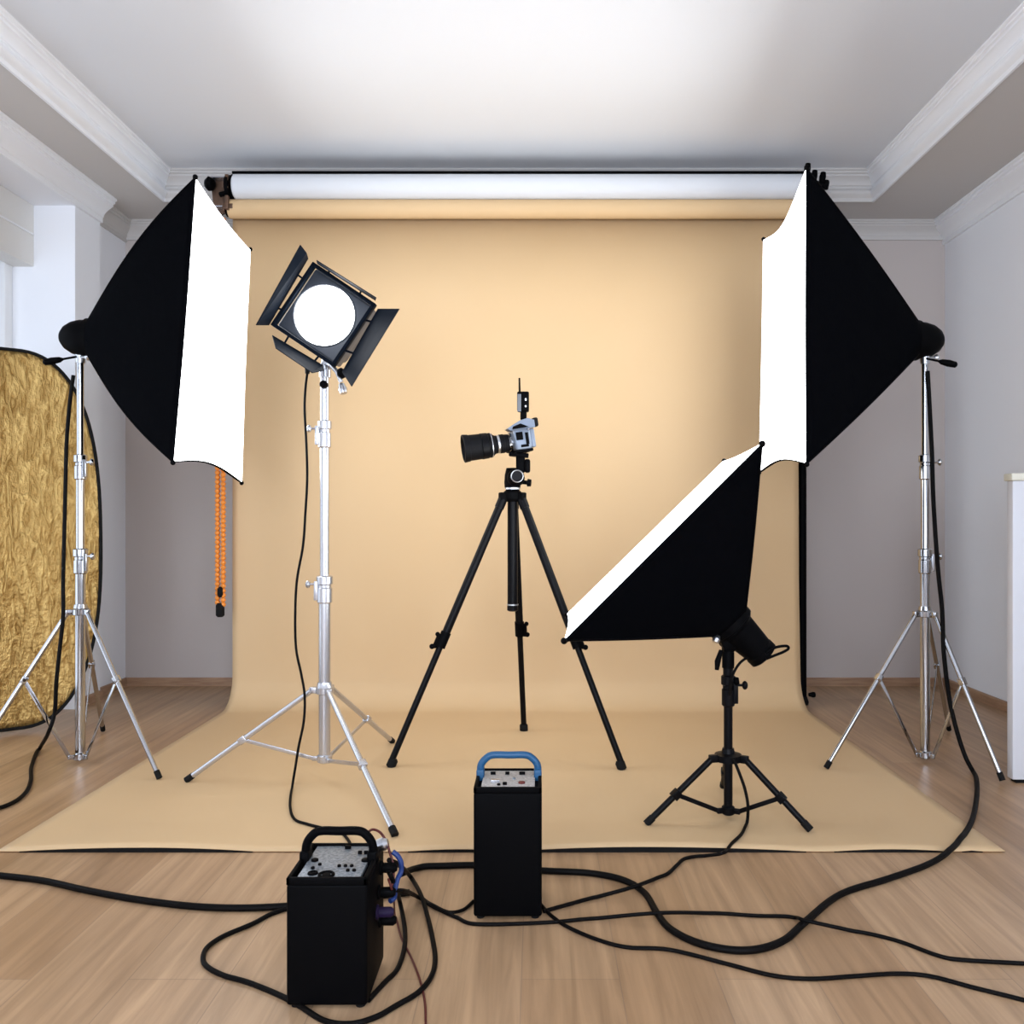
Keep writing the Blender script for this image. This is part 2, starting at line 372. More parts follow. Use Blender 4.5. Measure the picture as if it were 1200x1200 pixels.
part('roll', MB().lathe((-1.427, WC_.y, WC_.z), (1, 0, 0), [(0, WR - 0.006), (0.006, WR), (2.676, WR), (2.682, WR - 0.006)], 44), 'whiteroll', wr)
part('core_plug', MB().cyl((-1.46, WC_.y, WC_.z), (-1.425, WC_.y, WC_.z), 0.03).cyl((-1.46, WC_.y, WC_.z), (-1.445, WC_.y, WC_.z), 0.055), 'black', wr, 'black end plug')
part('core_plug', MB().cyl((1.254, WC_.y, WC_.z), (1.285, WC_.y, WC_.z), 0.03).cyl((1.258, WC_.y, WC_.z), (1.27, WC_.y, WC_.z), 0.055), 'black', wr, 'black end plug')
single('crossbar', MB().cyl((-1.47, 4.12, 2.572), (1.30, 4.12, 2.572), 0.007, n=10), 'black',
       'thin black bar just above the white paper roll', 'bar')

def support_pole(x, name, label, hooks):
    t = thing(name, label, 'pole', (x, 4.13, 0), 'black upright poles of the paper backdrop')
    part('pole', MB().cyl((x, 4.14, 0.02), (x, 4.14, 2.52), 0.021), 'black', t)
    part('foot', MB().lathe((x, 4.14, 0), (0, 0, 1), [(0, 0.030), (0.012, 0.032), (0.04, 0.023)], 18), 'rubber', t)
    for zc in (2.466, 2.368):
        b3 = MB().box((x - 0.025, 4.0, zc - 0.012), (x + 0.025, 4.15, zc + 0.012), bev=0.004)
        b3.box((x - 0.008, 3.985, zc - 0.02), (x + 0.008, 4.01, zc + 0.045), bev=0.003)
        part('bracket', b3, 'black' if x > 0 else 'copper', t)
    if x > 0: part('knob', MB().lathe((x + hooks * 0.02, 4.10, 0.055), (hooks, 0, 0), [(0, 0.008), (0.02, 0.014), (0.03, 0.012)], 12), 'black', t)
    return t
lp = support_pole(-1.450, 'support_pole', 'black pole behind the left edge of the beige paper', -1)
rp = support_pole(1.287, 'support_pole', 'black pole running up beside the right edge of the beige paper', 1)
rt = MB()
for px, py, L in ((945, 198, .055), (953, 206, .055), (963, 207, .05), (967, 214, .04)):
    c = at(px, py, 4.05); rt.lathe(c + V((0, 0, -.03)), (0.15, 0, 1), [(0, .014), (.03, .016), (L, .012)], 12)
rt.tube([at(944, 212, 4.05), at(955, 214, 4.05), at(966, 218, 4.05)], .012, 10)
part('hook_cluster', rt, 'black', rp)
# chain drive on the left end
cd = thing('chain_drive', 'black and brown chain drive bracket at the left end of the paper rolls', 'bracket', at(262, 245, 4.05))
part('drive_wheel', MB().lathe(at(271, 219, 4.03), (1, 0, 0), [(-0.012, .05), (-0.01, .056), (0, .046), (0.01, .056), (.012, .05)], 30), 'black', cd)
part('drive_wheel', MB().lathe(at(268, 245, 4.045), (1, 0, 0), [(-0.010, .03), (-0.008, .036), (0, .028), (0.008, .036), (.010, .03)], 30), 'black', cd)
part('arm', MB().box(at(252, 212, 4.08), at(272, 207, 4.04), bev=.003), 'alu', cd, 'bright metal arm')
part('arm', MB().box(at(255, 246, 4.08), at(268, 241, 4.04), bev=.003), 'alu', cd, 'bright metal arm')
part('bracket_plate', MB().prism([at(247, 210, 4.09), at(262, 212, 4.09), at(264, 250, 4.09), at(256, 254, 4.09), at(250, 236, 4.09)], (0, .012, 0)), 'copper', cd, 'brown bracket plate')
part('clamp_knob', MB().lathe(at(252, 216, 4.06), (-1, 0, .1), [(0, .012), (.012, .030), (.03, .034), (.045, .02)], 12), 'black', cd)
part('guide', MB().tube(smooth_path([at(258, 228, 4.03), at(268, 226, 4.02), at(280, 229, 4.015)]), .012, 10), 'black', cd)

# orange bead chain loop
bc = thing('bead_chain', 'orange bead chain loop with black weight hanging left of the beige paper', 'chain', at(258, 722, 4.04))
bm_ = MB(); zt, zb = at(258, 255, 4.04).z, at(258, 706, 4.04).z
cxs = (at(254.5, 0, 4.04).x, at(261.5, 0, 4.04).x)
nb = 84
for k in range(nb):
    z = zt + (zb - zt) * k / (nb - 1)
    for i, x in enumerate(cxs): bm_.add(*(lambda t: (t.v, t.f))(MB().ball((x, 4.04 + (0.0 if i else .004), z - (0.010 if i else 0)), 0.0125, 7)))
part('beads', bm_, 'orange', bc)['kind'] = 'stuff'
part('cord', MB().cyl((cxs[0], 4.042, zt), (cxs[0], 4.042, zb), .0035, n=6).cyl((cxs[1], 4.04, zt), (cxs[1], 4.04, zb), .0035, n=6), 'orange', bc)
part('connector', MB().lathe(at(258, 700, 4.03), (0, 0, 1), [(0, .006), (.01, .013), (.04, .013), (.05, .006)], 12), 'rubber', bc, 'small dark connector')
part('weight', MB().lathe(at(258, 723, 4.04), (0, 0, 1), [(0, .012), (.008, .02), (.055, .02), (.066, .013)], 18), 'rubber', bc, 'black weight')

# ------------------------------------------------------------------ stands
def stand(name, label, base_xy, feet, hub_z, low_z, top_z, joints, radii, mt, group, legm=None, leg_r=.0085, hub_r=.03, brace_t=.42, kn=1, foot_m='rubber', spread=.75, knobs=True, brm=None):
    bx, by = base_xy; t = thing(name, label, 'light stand', (bx, by, 0), group)
    legm = legm or mt
    zs = [low_z] + joints + [top_z]
    names = ['lower_tube', 'middle_tube', 'upper_tube'] if len(zs) == 4 else ['lower_tube', 'upper_tube']
    for i in range(len(zs) - 1):
        part(names[i], MB().cyl((bx, by, zs[i]), (bx, by, zs[i + 1] + (0.01 if i < len(zs) - 2 else 0)), radii[i], n=24), mt, t)
    for i, z in enumerate(joints):
        r = radii[i]
        c = part('clamp', MB().lathe((bx, by, z - .055), (0, 0, 1), [(0, r + .002), (.004, r + .006), (.05, r + .006), (.054, r + .003), (.062, r + .003), (.066, r + .008), (.09, r + .008), (.094, r + .002)], 22)
                 .box((bx + r * kn - (.0 if kn > 0 else .014), by - .016, z - .045), (bx + r * kn + (.014 if kn > 0 else 0), by - .002, z + .02), bev=.002), mt, t)
        if knobs:
            part('knob', MB().cyl((bx, by - .008, z + .01), (bx + kn * (r + .03), by - .012, z + .01), .004, n=8)
                 .ball((bx + kn * (r + .034), by - .012, z + .01), .011, 10, (.8, 1, 1.2)), mt, c)
    h = MB().lathe((bx, by, hub_z - .02), (0, 0, 1), [(0, radii[0] + .006), (.003, hub_r), (.022, hub_r), (.026, radii[0] + .007), (.04, radii[0] + .004)], 22)
    low = MB().lathe((bx, by, low_z), (0, 0, 1), [(-.004, radii[0]), (0, radii[0] + .006), (.02, radii[0] + .006), (.024, radii[0] + .001)], 22)
    tops = []
    for fx, fy in feet:
        d = V((fx - bx, fy - by, 0)); d.normalize(); a = V((bx, by, hub_z - .008)) + d * (hub_r + .012)
        h.obox(V((bx, by, hub_z - .008)) + d * (hub_r + .006), d, V((-d.y, d.x, 0)), V((0, 0, 1)), .03, .018, .022, .003)
        low.obox(V((bx, by, low_z + .01)) + d * (radii[0] + .012), d, V((-d.y, d.x, 0)), V((0, 0, 1)), .022, .010, .016, .002)
        f = V((fx, fy, leg_r * 1.1)); dd = (f - a).normalized()
        lg = part('leg', MB().cyl(a, f - dd * .02, leg_r, n=14), legm, t)
        part('foot_tip', MB().cyl(f - dd * .028, f, leg_r * 1.18, n=14), foot_m, lg)
        m_ = a + (f - a) * brace_t; lo = V((bx, by, low_z + .01)) + d * (radii[0] + .018)
        side = V((-d.y, d.x, 0)); bd_ = (m_ - lo).normalized(); up = bd_.cross(side).normalized()
        part('brace', MB().obox((m_ + lo) / 2, bd_, side, up, (m_ - lo).length + .012, .004, .013, .001).cyl(m_ - side * (leg_r + .003), m_ + side * (leg_r + .003), .006, n=10), brm or legm, t)
        cl = MB().obox(m_, dd, side, dd.cross(side).normalized(), .026, leg_r * 2.5, leg_r * 2.5, .002)
        part('leg_collar', cl, legm, lg)
    part('hub', h, mt, t); part('base_collar', low, mt, t)
    return t
G_ch = 'chrome softbox stands'
LS = at(94, 890, 3.15); RS = at(1084, 890, 3.17)
stand('light_stand', 'chrome light stand holding the left softbox beside the gold reflector', (LS.x, LS.y),
      [(-1.295, 2.93), (-1.975, 2.92), (-1.83, 3.60)], .565, .015, 1.475, [at(0, 655, 3.15).z, at(0, 545, 3.15).z], [.0175, .0150, .0125], M['chrome'], G_ch)
stand('light_stand', 'chrome light stand holding the right softbox near the low white panel', (RS.x, RS.y),
      [(1.034, 3.05), (1.585, 2.903), (1.744, 3.61)], .555, .015, 1.475, [at(0, 655, 3.17).z, at(0, 545, 3.17).z], [.0175, .0150, .0125], M['chrome'], G_ch)
FS = V((-.722, 2.904, 0))
stand('light_stand', 'bright silver stand with spread legs standing on the beige paper', (FS.x, FS.y),
      [(-1.193, 2.903), (-.398, 2.40), (-.576, 3.41)], .325, .075, at(0, 432, 2.9).z, [at(0, 688, 2.9).z, at(0, 506, 2.9).z], [.0195, .0155, .0145], M['alu'], None, leg_r=.0095, brace_t=.55, knobs=True, kn=-1)
BS = V((.572, 2.55, 0))
stand('light_stand', 'short black light stand holding the tilted softbox', (BS.x, BS.y),
      [(.318, 2.486), (.783, 2.44), (.62, 2.84)], .195, .02, .50, [.395], [.0130, .0150], M['blackmetal'], None, leg_r=.0095, hub_r=.040, brace_t=.55, knobs=True)

# ------------------------------------------------------------------ softboxes
def softbox(label, TN, TF, BF, BN, C, rr, bulge, bow, group, housing, loc):
    """corners: top-near, top-far, bottom-far, bottom-near; C centre of the speed ring"""
    t = thing('softbox', label, 'softbox', loc, group)
    K = [TN, TF, BF, BN]; ctr = sum(K, V()) / 4; ax = (ctr - C).normalized()
    cd_ = []
    for k in K:
        d = k - C; d -= ax * d.dot(ax); cd_.append(d.normalized())
    n = 14
    def front(i, tt, extra=0):
        a, b2 = K[i], K[(i + 1) % 4]; p = a.lerp(b2, tt); L = (b2 - a).length
        return p + (ctr - p).normalized() * bow[i] * 4 * tt * (1 - tt)
    def ring(i, tt):
        a, b2 = cd_[i], cd_[(i + 1) % 4]; ang = a.angle(b2); d = Quaternion(a.cross(b2), ang * tt) @ a
        return C + d * rr, d
    def surf(i, tt, s):
        r_, d = ring(i, tt); f = front(i, tt)
        w = abs(2 * tt - 1) ** 1.5
        return r_.lerp(f, s) + d * bulge * math.sin(PI * min(1, s * 1.0)) * (.12 + .88 * w)
    mb = MB(); ns = 18; per = [(i, k / n) for i in range(4) for k in range(n)]
    vs = [surf(i, tt, s / ns) for s in range(ns + 1) for i, tt in per]; W = len(per)
    fs = [(s * W + k, s * W + (k + 1) % W, (s + 1) * W + (k + 1) % W, (s + 1) * W + k) for s in range(ns) for k in range(W)]
    mb.add(vs, fs); part('fabric_cover', mb, 'fabric', t, solid=.003, ang=50)
    # diffuser: Coons patch of the four edges set just inside the lip
    def coons(u, v):
        top = front(0, u); bot = front(2, 1 - u); left = front(3, 1 - v); right = front(1, v)
        bil = (K[0] * (1 - u) * (1 - v) + K[1] * u * (1 - v) + K[3] * (1 - u) * v + K[2] * u * v)
        p = top * (1 - v) + bot * v + left * (1 - u) + right * u - bil
        return p + (ctr - p) * .003 + ax * (.002 - .010 * math.sin(PI * u) * math.sin(PI * v))
    part('diffuser', MB().grid(coons, 20, 20), 'diffuser', t, 'glowing white diffuser cloth', solid=.001)
    lip = [front(i, k / n) - ax * .005 for i in range(4) for k in range(n)]
    part('rim', MB().tube(lip, .0042, 8, closed=True), 'fabric', t, 'black edge piping')
    for i in range(4):
        part('rod', MB().tube([surf(i, 0, s / 14) + cd_[i] * .001 for s in range(15)], .0038, 8).ball(K[i] + cd_[i] * .004, .009, 8), 'black', t)
    part('speed_ring', MB().lathe(C - ax * .02, ax, [(0, rr - .006), (.006, rr + .006), (.03, rr + .006), (.036, rr - .006)], 30), 'black', t)
    housing(t, C, ax)
    return t
def dome(tip_px, grip, colr):
    def fn(t, C, ax):
        part('lamp_housing', MB().lathe(C + ax * .01, -ax, [(0, .064), (.02, .068), (.05, .067), (.08, .059), (.105, .044), (.12, .026), (.126, .006)], 30, ), 'black', t)
        a, b2, st = grip
        part('tilt_handle', MB().tube([a, a.lerp(b2, .4), a.lerp(b2, .5), a.lerp(b2, .72), a.lerp(b2, .95), b2], [.004, .004, .010, .013, .011, .004], 12), 'black', t)
        part('tilt_bracket', MB().lathe(V((st.x, st.y, st.z)), (0, 0, 1), [(0, .016), (.03, .018), (.034, .013), (.05, .013)], 18).obox(st + V((0, 0, .07)), V((1, 0, 0)), V((0, 1, 0)), V((0, 0, 1)), .026, .03, .06, .004), 'steel', t, 'silver tilt bracket')
        part('bracket_knob', MB().cyl(st + V((0, -.01, .02)), st + V((.035, -.015, .02)), .006, n=10).lathe(st + V((.028, -.015, .02)), (1, 0, 0), [(0, .010), (.008, .014), (.016, .010)], 12), 'steel', t, 'silver knob')
    return fn
Ya, Yb = 2.853, 3.467
Cl = at(108, 397, 3.15)
softbox('large softbox on the left, glowing face turned right towards the beige paper',
        at(229, 209, Ya), at(293, 293, Yb), at(283, 565, Yb), at(203, 541, Ya), Cl, .068, .036, (.012, .008, .035, .008), 'large softboxes on chrome stands',
        dome(None, (at(90, 418, 3.10), at(50, 425, 3.05), V((LS.x, LS.y, 1.475))), 0), (LS.x, LS.y, 1.475))
Ya, Yb = 2.746, 3.48
Cr = at(1070, 399, 3.17)
softbox('large softbox on the right, glowing face turned left towards the beige paper',
        at(945, 198, Ya), at(895, 281, Yb), at(890, 553, Yb), at(945, 543, Ya), Cr, .068, .008, (.060, .008, .030, .008), 'large softboxes on chrome stands',
        dome(None, (at(1085, 420, 3.12), at(1122, 428, 3.08), V((RS.x, RS.y, 1.475))), 0), (RS.x, RS.y, 1.475))
def cyl_house(t, C, ax):
    end = at(895, 768, 2.55); a = C; d = (end - a).normalized(); L = (end - a).length
    h = part('lamp_housing', MB().lathe(a, d, [(-.01, .066), (.02, .066), (.03, .056), (L - .022, .045), (L - .02, .047), (L, .047), (L + .004, .04)], 32), 'black', t)
    part('carry_loop', MB().tube(smooth_path([at(897, 766, 2.50), at(908, 759, 2.50), at(921, 757, 2.50), at(924, 760, 2.50), at(918, 764, 2.50), at(908, 768, 2.50), at(898, 772, 2.50)], 6), .0042, 8), 'black', h)
    part('tilt_bracket', MB().lathe((BS.x, BS.y, .455), (0, 0, 1), [(0, .018), (.055, .018), (.06, .015)], 18)
         .obox(V((BS.x, BS.y, .525)), V((1, 0, 0)), V((0, 1, 0)), V((0, 0, 1)), .034, .036, .045, .006)
         .lathe((BS.x, BS.y - .03, .535), (0, 1, 0), [(0, .02), (.004, .026), (.055, .026), (.06, .02)], 18), 'black', t)
    part('tilt_handle', MB().tube([at(845, 762, 2.52), at(841, 775, 2.51), at(840, 785, 2.51)], [.006, .009, .006], 10), 'black', t)
    part('ring_knob', MB().lathe(at(842, 745, 2.50), (-.5, -.3, -.8), [(0, .006), (.012, .012), (.022, .010)], 12), 'steel', t, 'silver knob')
    part('power_lead', MB().tube(smooth_path([at(880, 768, 2.53), at(868, 776, 2.51), at(860, 788, 2.51), at(857, 800, 2.515), at(855, 815, 2.525)], 6), .004, 8), 'cable', t)
    part('bracket_knob', MB().lathe(at(854, 799, 2.54), (1, -.1, .12), [(0, .008), (.015, .008), (.018, .014), (.03, .010)], 10), 'black', t)
Ya, Yb = 2.243, 2.858
softbox('black softbox tilted up on the short stand in front of the beige paper',
        at(892, 521, Ya), at(848, 541, Yb), at(665, 720, Yb), at(662, 750, Ya), at(855, 729, 2.55), .064, .004, (.010, .006, .010, .006), None, cyl_house, (BS.x, BS.y, .50))

# ------------------------------------------------------------------ fresnel lamp with barn doors
FL = thing('spotlight', 'square black spotlight with four barn doors and a round glowing lens', 'spotlight', (FS.x, FS.y, at(0, 432, 2.9).z))
YF_ = 2.82
fc = at(380, 369.5, YF_)
u_ = (at(436, 360, YF_) - at(366, 313, YF_)).normalized(); v_ = V((-u_.z, 0, u_.x)); w_ = V((0, 1, 0))
S = .238
house = MB().obox(fc + w_ * .05, u_, w_, v_, S * .96, .085, S * .96, .008).obox(fc + w_ * .14, u_, w_, v_, S * .8, .12, S * .8, .02)
hs = part('housing', house, 'lampface', FL)
fp = MB()                                                   # front frame with raised lip
for sx, sy, ww, hh in ((0, S / 2, S, .012), (0, -S / 2, S, .012), (S / 2, 0, .012, S), (-S / 2, 0, .012, S)):
    fp.obox(fc + u_ * sx + v_ * sy - w_ * .004, u_, w_, v_, ww + (.012 if hh < .02 else 0), .026, hh, .002)
part('front_frame', fp, 'barn', FL)
part('lens', MB().lathe(fc + w_ * .008, -w_, [(0, .100), (.006, .099), (.016, .090), (.024, .070), (.030, .04), (.032, .005)], 40), 'lens', FL, 'round glowing lens')
part('lens_ring', MB().tube([fc + (u_ * math.cos(2 * PI * k / 36) + v_ * math.sin(2 * PI * k / 36)) * .103 for k in range(36)], .003, 8, closed=True), 'lampface', FL)
Yo = 2.72
doors = {'left': [at(361, 303, YF_ - .01), at(315, 381, YF_ - .01), at(300, 381, Yo), at(352, 287, Yo), at(359, 296, Yo + .03)],
         'right': [at(443, 362, YF_ - .01), at(468, 362, Yo), at(412, 453, Yo), at(401, 436, YF_ - .01)],
         'bottom': [at(319, 393, YF_ - .01), at(378, 428, YF_ - .01), at(380, 434, Yo + .02), at(366, 437, Yo), at(323, 408, Yo)],
         'top': [at(372, 309, YF_ - .01), at(440, 352, YF_ - .01), at(441, 349, Yo), at(371, 305, Yo)]}
for k, p in doors.items():
    nrm = (p[1] - p[0]).cross(p[2] - p[1]).normalized() * .0025
    d_ = part('barn_door', MB().prism(p, nrm), 'barn', FL, smooth=False)
    # hinge arms to the frame
    side = {'left': -u_, 'right': u_, 'bottom': -v_, 'top': v_}[k]; along = v_ if k in ('left', 'right') else u_
    for s in (-.06, .06):
        a = fc + side * (S / 2 - .004) + along * s
        q = min(range(21), key=lambda i: ((p[0].lerp(p[1] if k != 'right' else p[-1], i / 20)) - a).length)
        e = p[0].lerp(p[1] if k != 'right' else p[-1], q / 20)
        part('hinge', MB().cyl(a, e, .0035, n=8), 'barn', d_)
top = at(381, 432, 2.9)
part('yoke', MB().tube(smooth_path([fc - v_ * .0 - u_ * .0 + w_ * .10 + V((0, 0, -.125)), at(384, 420, 2.90), at(388, 428, 2.89), at(395, 436, 2.88), at(400, 448, 2.88)]), .008, 10)
     .lathe(top - V((0, 0, .03)), (0, 0, 1), [(0, .02), (.04, .02), (.045, .012), (.07, .012)], 18)
     .obox(at(384, 425, 2.90), u_, w_, v_, .03, .03, .05, .004), 'alu', FL, 'silver mounting yoke')
part('knob', MB().lathe(at(396, 440, 2.87), (1, -.3, .5), [(0, .006), (.01, .018), (.022, .018), (.028, .01)], 12), 'black', FL, 'dark round knob')
part('knob', MB().lathe(at(400, 450, 2.87), (.3, -.2, -1), [(0, .010), (.02, .016), (.034, .012)], 12), 'alu', FL, 'silver wing knob')
part('knob', MB().lathe(at(380, 451, 2.89), (0, -1, 0), [(-.01, .012), (.012, .014), (.022, .010)], 12), 'black', FL, 'dark round knob')
part('cable_gland', MB().lathe(at(360, 438, 2.88), (.1, 0, 1), [(0, .007), (.02, .010), (.035, .012)], 10), 'rubber', FL)

# ------------------------------------------------------------------ camera tripod
T = V((-.092, 3.25, 0))
tp = thing('tripod', 'tall black camera tripod standing in the middle of the beige paper', 'tripod', T)
hubz = .985
part('centre_column', MB().cyl((T.x, T.y, .565), (T.x, T.y, 1.03), .0195, n=20).lathe((T.x, T.y, .548), (0, 0, 1), [(0, .014), (.004, .021), (.02, .021)], 18), 'blackmetal', tp)
part('column_ring', MB().cyl((T.x, T.y, .571), (T.x, T.y, .576), .0222), 'steel', tp, 'silver ring near the bottom of the column')
sp = MB().lathe((T.x, T.y, hubz - .02), (0, 0, 1), [(0, .028), (.01, .036), (.035, .036), (.045, .026), (.06, .02)], 22)
for fx, fy, py in ((-.53, 3.08, 733), (.308, 3.05, 733), (-.054, 3.61, 735)):
    d = V((fx - T.x, fy - T.y, 0)).normalized(); a = V((T.x, T.y, hubz - .012)) + d * .04; f = V((fx, fy, .012))
    sp.obox(V((T.x, T.y, hubz - .002)) + d * .035, d, V((-d.y, d.x, 0)), V((0, 0, 1)), .035, .034, .035, .005)
    dd = (f - a).normalized(); mid = a + (f - a) * .545
    lg = part('leg', MB().cyl(a, mid, .0155, n=16).cyl(a, a + dd * .035, .018, n=16), 'blackmetal', tp)
    part('lower_leg_tube', MB().cyl(mid, f - dd * .02, .0118, n=14), 'blackmetal', lg)
    outd = d if fy < 3.3 else V((1, -.3, 0)).normalized()
    part('leg_clamp', MB().cyl(mid - dd * .035, mid + dd * .025, .019, n=16).obox(mid + outd * .022 - dd * .0, dd, outd, dd.cross(outd).normalized(), .055, .016, .014, .003).ball(mid + outd * .032 + dd * .02, .010, 8).ball(mid + outd * .03 - dd * .028, .009, 8), 'black', lg)
    part('foot_tip', MB().lathe(f + V((0, 0, -.012)), -dd, [(0, .008), (.006, .0175), (.03, .0175), (.038, .012)], 14), 'rubber', lg)
part('spider', sp, 'black', tp)
part('spider_ring', MB().cyl((T.x, T.y, 1.012), (T.x, T.y, 1.018), .03), 'steel', tp, 'silver ring under the head')
hd = MB().lathe((T.x, T.y, 1.018), (0, 0, 1), [(0, .03), (.02, .032), (.05, .030), (.075, .024)], 22)
hd.ball(at(604.5, 560, 3.22), .034, 18)
part('ball_head', hd, 'black', tp)
part('pan_knob', MB().lathe(at(606, 558, 3.19), (0, -1, 0), [(0, .020), (.012, .022), (.018, .018)], 18), 'blackmetal', tp)
part('pan_knob_ring', MB().tube([at(606, 558, 3.175) + V((math.cos(2 * PI * k / 24), 0, math.sin(2 * PI * k / 24))) * .022 for k in range(24)], .0022, 6, closed=True), 'steel', tp, 'silver ring on the knob')
part('lock_knob', MB().lathe(at(612, 565, 3.23), (1, -.1, -.1), [(0, .008), (.018, .008), (.020, .015), (.034, .013)], 12), 'black', tp)
part('neck', MB().obox(at(610, 544, 3.25), V((1, 0, 0)), V((0, 1, 0)), V((0, 0, 1)), .034, .035, .065, .006).obox(at(618, 546, 3.24), V((1, 0, 0)), V((0, 1, 0)), V((0, 0, 1)), .022, .03, .052, .008), 'black', tp)
part('quick_release_plate', MB().obox(at(608, 533, 3.25), V((1, 0, -.1)).normalized(), V((0, 1, 0)), V((.1, 0, 1)).normalized(), .075, .05, .016, .003), 'black', tp)

# ------------------------------------------------------------------ DSLR camera, lens pointing left and slightly down
cb = at(610, 516, 3.25)
A = V((-1, -.22, -.15)).normalized()                 # lens direction
Sd = V((-.22, 1, 0)); Sd = (Sd - A * Sd.dot(A)).normalized()   # body width direction (away from viewer)
U = Sd.cross(A); U = -U if U.z < 0 else U
cam_t = thing('camera', 'silver and black camera with a long lens pointing left on the tripod', 'camera', at(608, 531, 3.25))
body = MB().obox(cb + A * .004, A, Sd, U, .066, .135, .080, .010)
body.obox(cb - A * .036 + U * .0, A, Sd, U, .018, .120, .070, .005)
part('body', body, 'silverbody', cam_t)
part('base_plate', MB().obox(cb - U * .043 + A * .004, A, Sd, U, .07, .13, .010, .003), 'black', cam_t, 'black base')
part('grip', MB().obox(cb + A * .030 + Sd * .052 - U * .004, A, Sd, U, .05, .035, .072, .012), 'grip', cam_t, 'black rubber grip')
pr_ = [(-.055, .040), (.040, .038), (.052, .047), (.035, .056), (.0, .072), (-.030, .078), (-.055, .068)]
part('prism_housing', MB().prism([cb + A * a - Sd * .012 + U * b2 for a, b2 in pr_], Sd * .055), 'silverbody', cam_t)
part('prism_stripe', MB().prism([cb + A * a - Sd * .041 + U * b2 for a, b2 in ((-.030, .044), (.034, .042), (.030, .052), (.0, .060))], Sd * .004), 'black', cam_t, 'dark inset on the prism')
part('eyepiece', MB().obox(cb - A * .062 + U * .060 - Sd * .012, A, Sd, U, .020, .042, .034, .006), 'rubber', cam_t)
part('port_cover', MB().obox(cb - Sd * .068 - A * .012 + U * .0, A, Sd, U, .012, .004, .045, .001).obox(cb - Sd * .068 + A * .016 + U * .012, A, Sd, U, .026, .004, .03, .001).obox(cb - Sd * .068 - A * .0 - U * .026, A, Sd, U, .030, .004, .010, .001), 'black', cam_t, 'black side covers')
part('strap_lug', MB().lathe(cb - Sd * .066 - A * .02 + U * .033, -Sd, [(0, .006), (.01, .004)], 8), 'chrome', cam_t)
part('shutter_dial', MB().lathe(cb + Sd * .045 + U * .038 + A * .01, U, [(0, .016), (.012, .016), (.014, .012)], 18), 'black', cam_t)
lo_ = cb + A * .036 - U * .004
part('lens_mount', MB().lathe(lo_, A, [(0, .036), (.008, .036), (.010, .032), (.016, .032)], 32), 'chrome', cam_t, 'silver lens mount')
ln = part('lens_barrel', MB().lathe(lo_, A, [(.012, .033), (.02, .034), (.03, .034), (.031, .036), (.046, .036), (.047, .034), (.062, .034), (.070, .038), (.075, .044), (.082, .047), (.088, .047), (.089, .0455), (.120, .0465), (.121, .048), (.165, .049), (.166, .051), (.185, .053), (.187, .051), (.187, .045), (.17, .04)], 40), 'grip', cam_t, 'black lens barrel')
part('focus_ring', MB().lathe(lo_, A, [(.092, .047), (.093, .0485), (.118, .0495), (.119, .048)], 40), 'blackmetal', ln)
part('silver_band', MB().lathe(lo_, A, [(.078, .0450), (.0785, .0475), (.081, .0478), (.082, .046)], 40), 'alu', ln, 'thin silver band')
part('front_glass', MB().lathe(lo_, A, [(.172, .043), (.176, .038), (.179, .02), (.18, .003)], 32), 'darkglass', ln)
part('zoom_scale', MB().lathe(lo_, A, [(.048, .0345), (.049, .0352), (.056, .0352), (.057, .0345)], 40), 'steel', ln, 'pale scale ring')
tr_ = thing('radio_trigger', 'small black radio trigger with antenna on top of the camera', 'flash trigger', at(613, 488, 3.25))
part('case', MB().obox(at(613, 471, 3.25), V((1, 0, 0)), V((0, 1, 0)), V((0, 0, 1)), .045, .045, .075, .006), 'black', tr_)
part('side_plate', MB().obox(at(608.5, 472, 3.224), V((1, 0, 0)), V((0, 1, 0)), V((0, 0, 1)), .014, .004, .066, .001), 'greyplastic', tr_, 'grey side plate')
part('indicator', MB().obox(at(616, 468, 3.224), V((1, 0, 0)), V((0, 1, 0)), V((0, 0, 1)), .006, .004, .010, .001).obox(at(616, 476, 3.224), V((1, 0, 0)), V((0, 1, 0)), V((0, 0, 1)), .006, .004, .008, .001), 'alu', tr_, 'pale button')
part('shoe_foot', MB().obox(at(613.5, 487, 3.25), V((1, 0, 0)), V((0, 1, 0)), V((0, 0, 1)), .024, .026, .032, .003), 'black', tr_)
part('antenna', MB().cyl(at(609, 460, 3.25), at(608.7, 443, 3.25), .0042, .0034, n=10), 'black', tr_)

# ------------------------------------------------------------------ gold reflector leaning in the window recess
gr = thing('reflector', 'tall oval gold reflector panel with black rim leaning at the left edge', 'reflector', (-2.15, 3.55, 0))
GC = V((-2.205, 3.585, 0)); GR = V((-1.918, 3.745, 0)); GL = V((-2.44, 3.28, 0))
zb_, zt_ = .02, at(8, 410, 3.585).z
def gpt(a, rad, dz=0):
    c, s = math.cos(a), math.sin(a); e = 2 / 2.5
    x = math.copysign(abs(c) ** e, c) * rad; z = math.copysign(abs(s) ** e, s) * rad
    p = GC.lerp(GR, x) if x >= 0 else GC.lerp(GL, -x)
    k = .5 + .5 * z
    p = p + V((.02, -.03, 0)) * (1 - abs(z)) * (1 - abs(x)) + V((.03, -.02, 0)) * (1 - k) ** 1.0 * .6
    p += V((.35, -1, 0)).normalized() * (.010 * math.sin(a * 5 + 1) * rad ** 4)
    return V((p.x, p.y, zb_ + (zt_ - zb_) * k))
nr, na = 24, 96
gm = MB(); gv = [gpt(2 * PI * j / na, i / nr) for i in range(1, nr + 1) for j in range(na)] + [gpt(0, 0)]
gf = [((i) * na + j, i * na + (j + 1) % na, (i + 1) * na + (j + 1) % na, (i + 1) * na + j) for i in range(nr - 1) for j in range(na)]
gf += [(len(gv) - 1, j, (j + 1) % na) for j in range(na)]
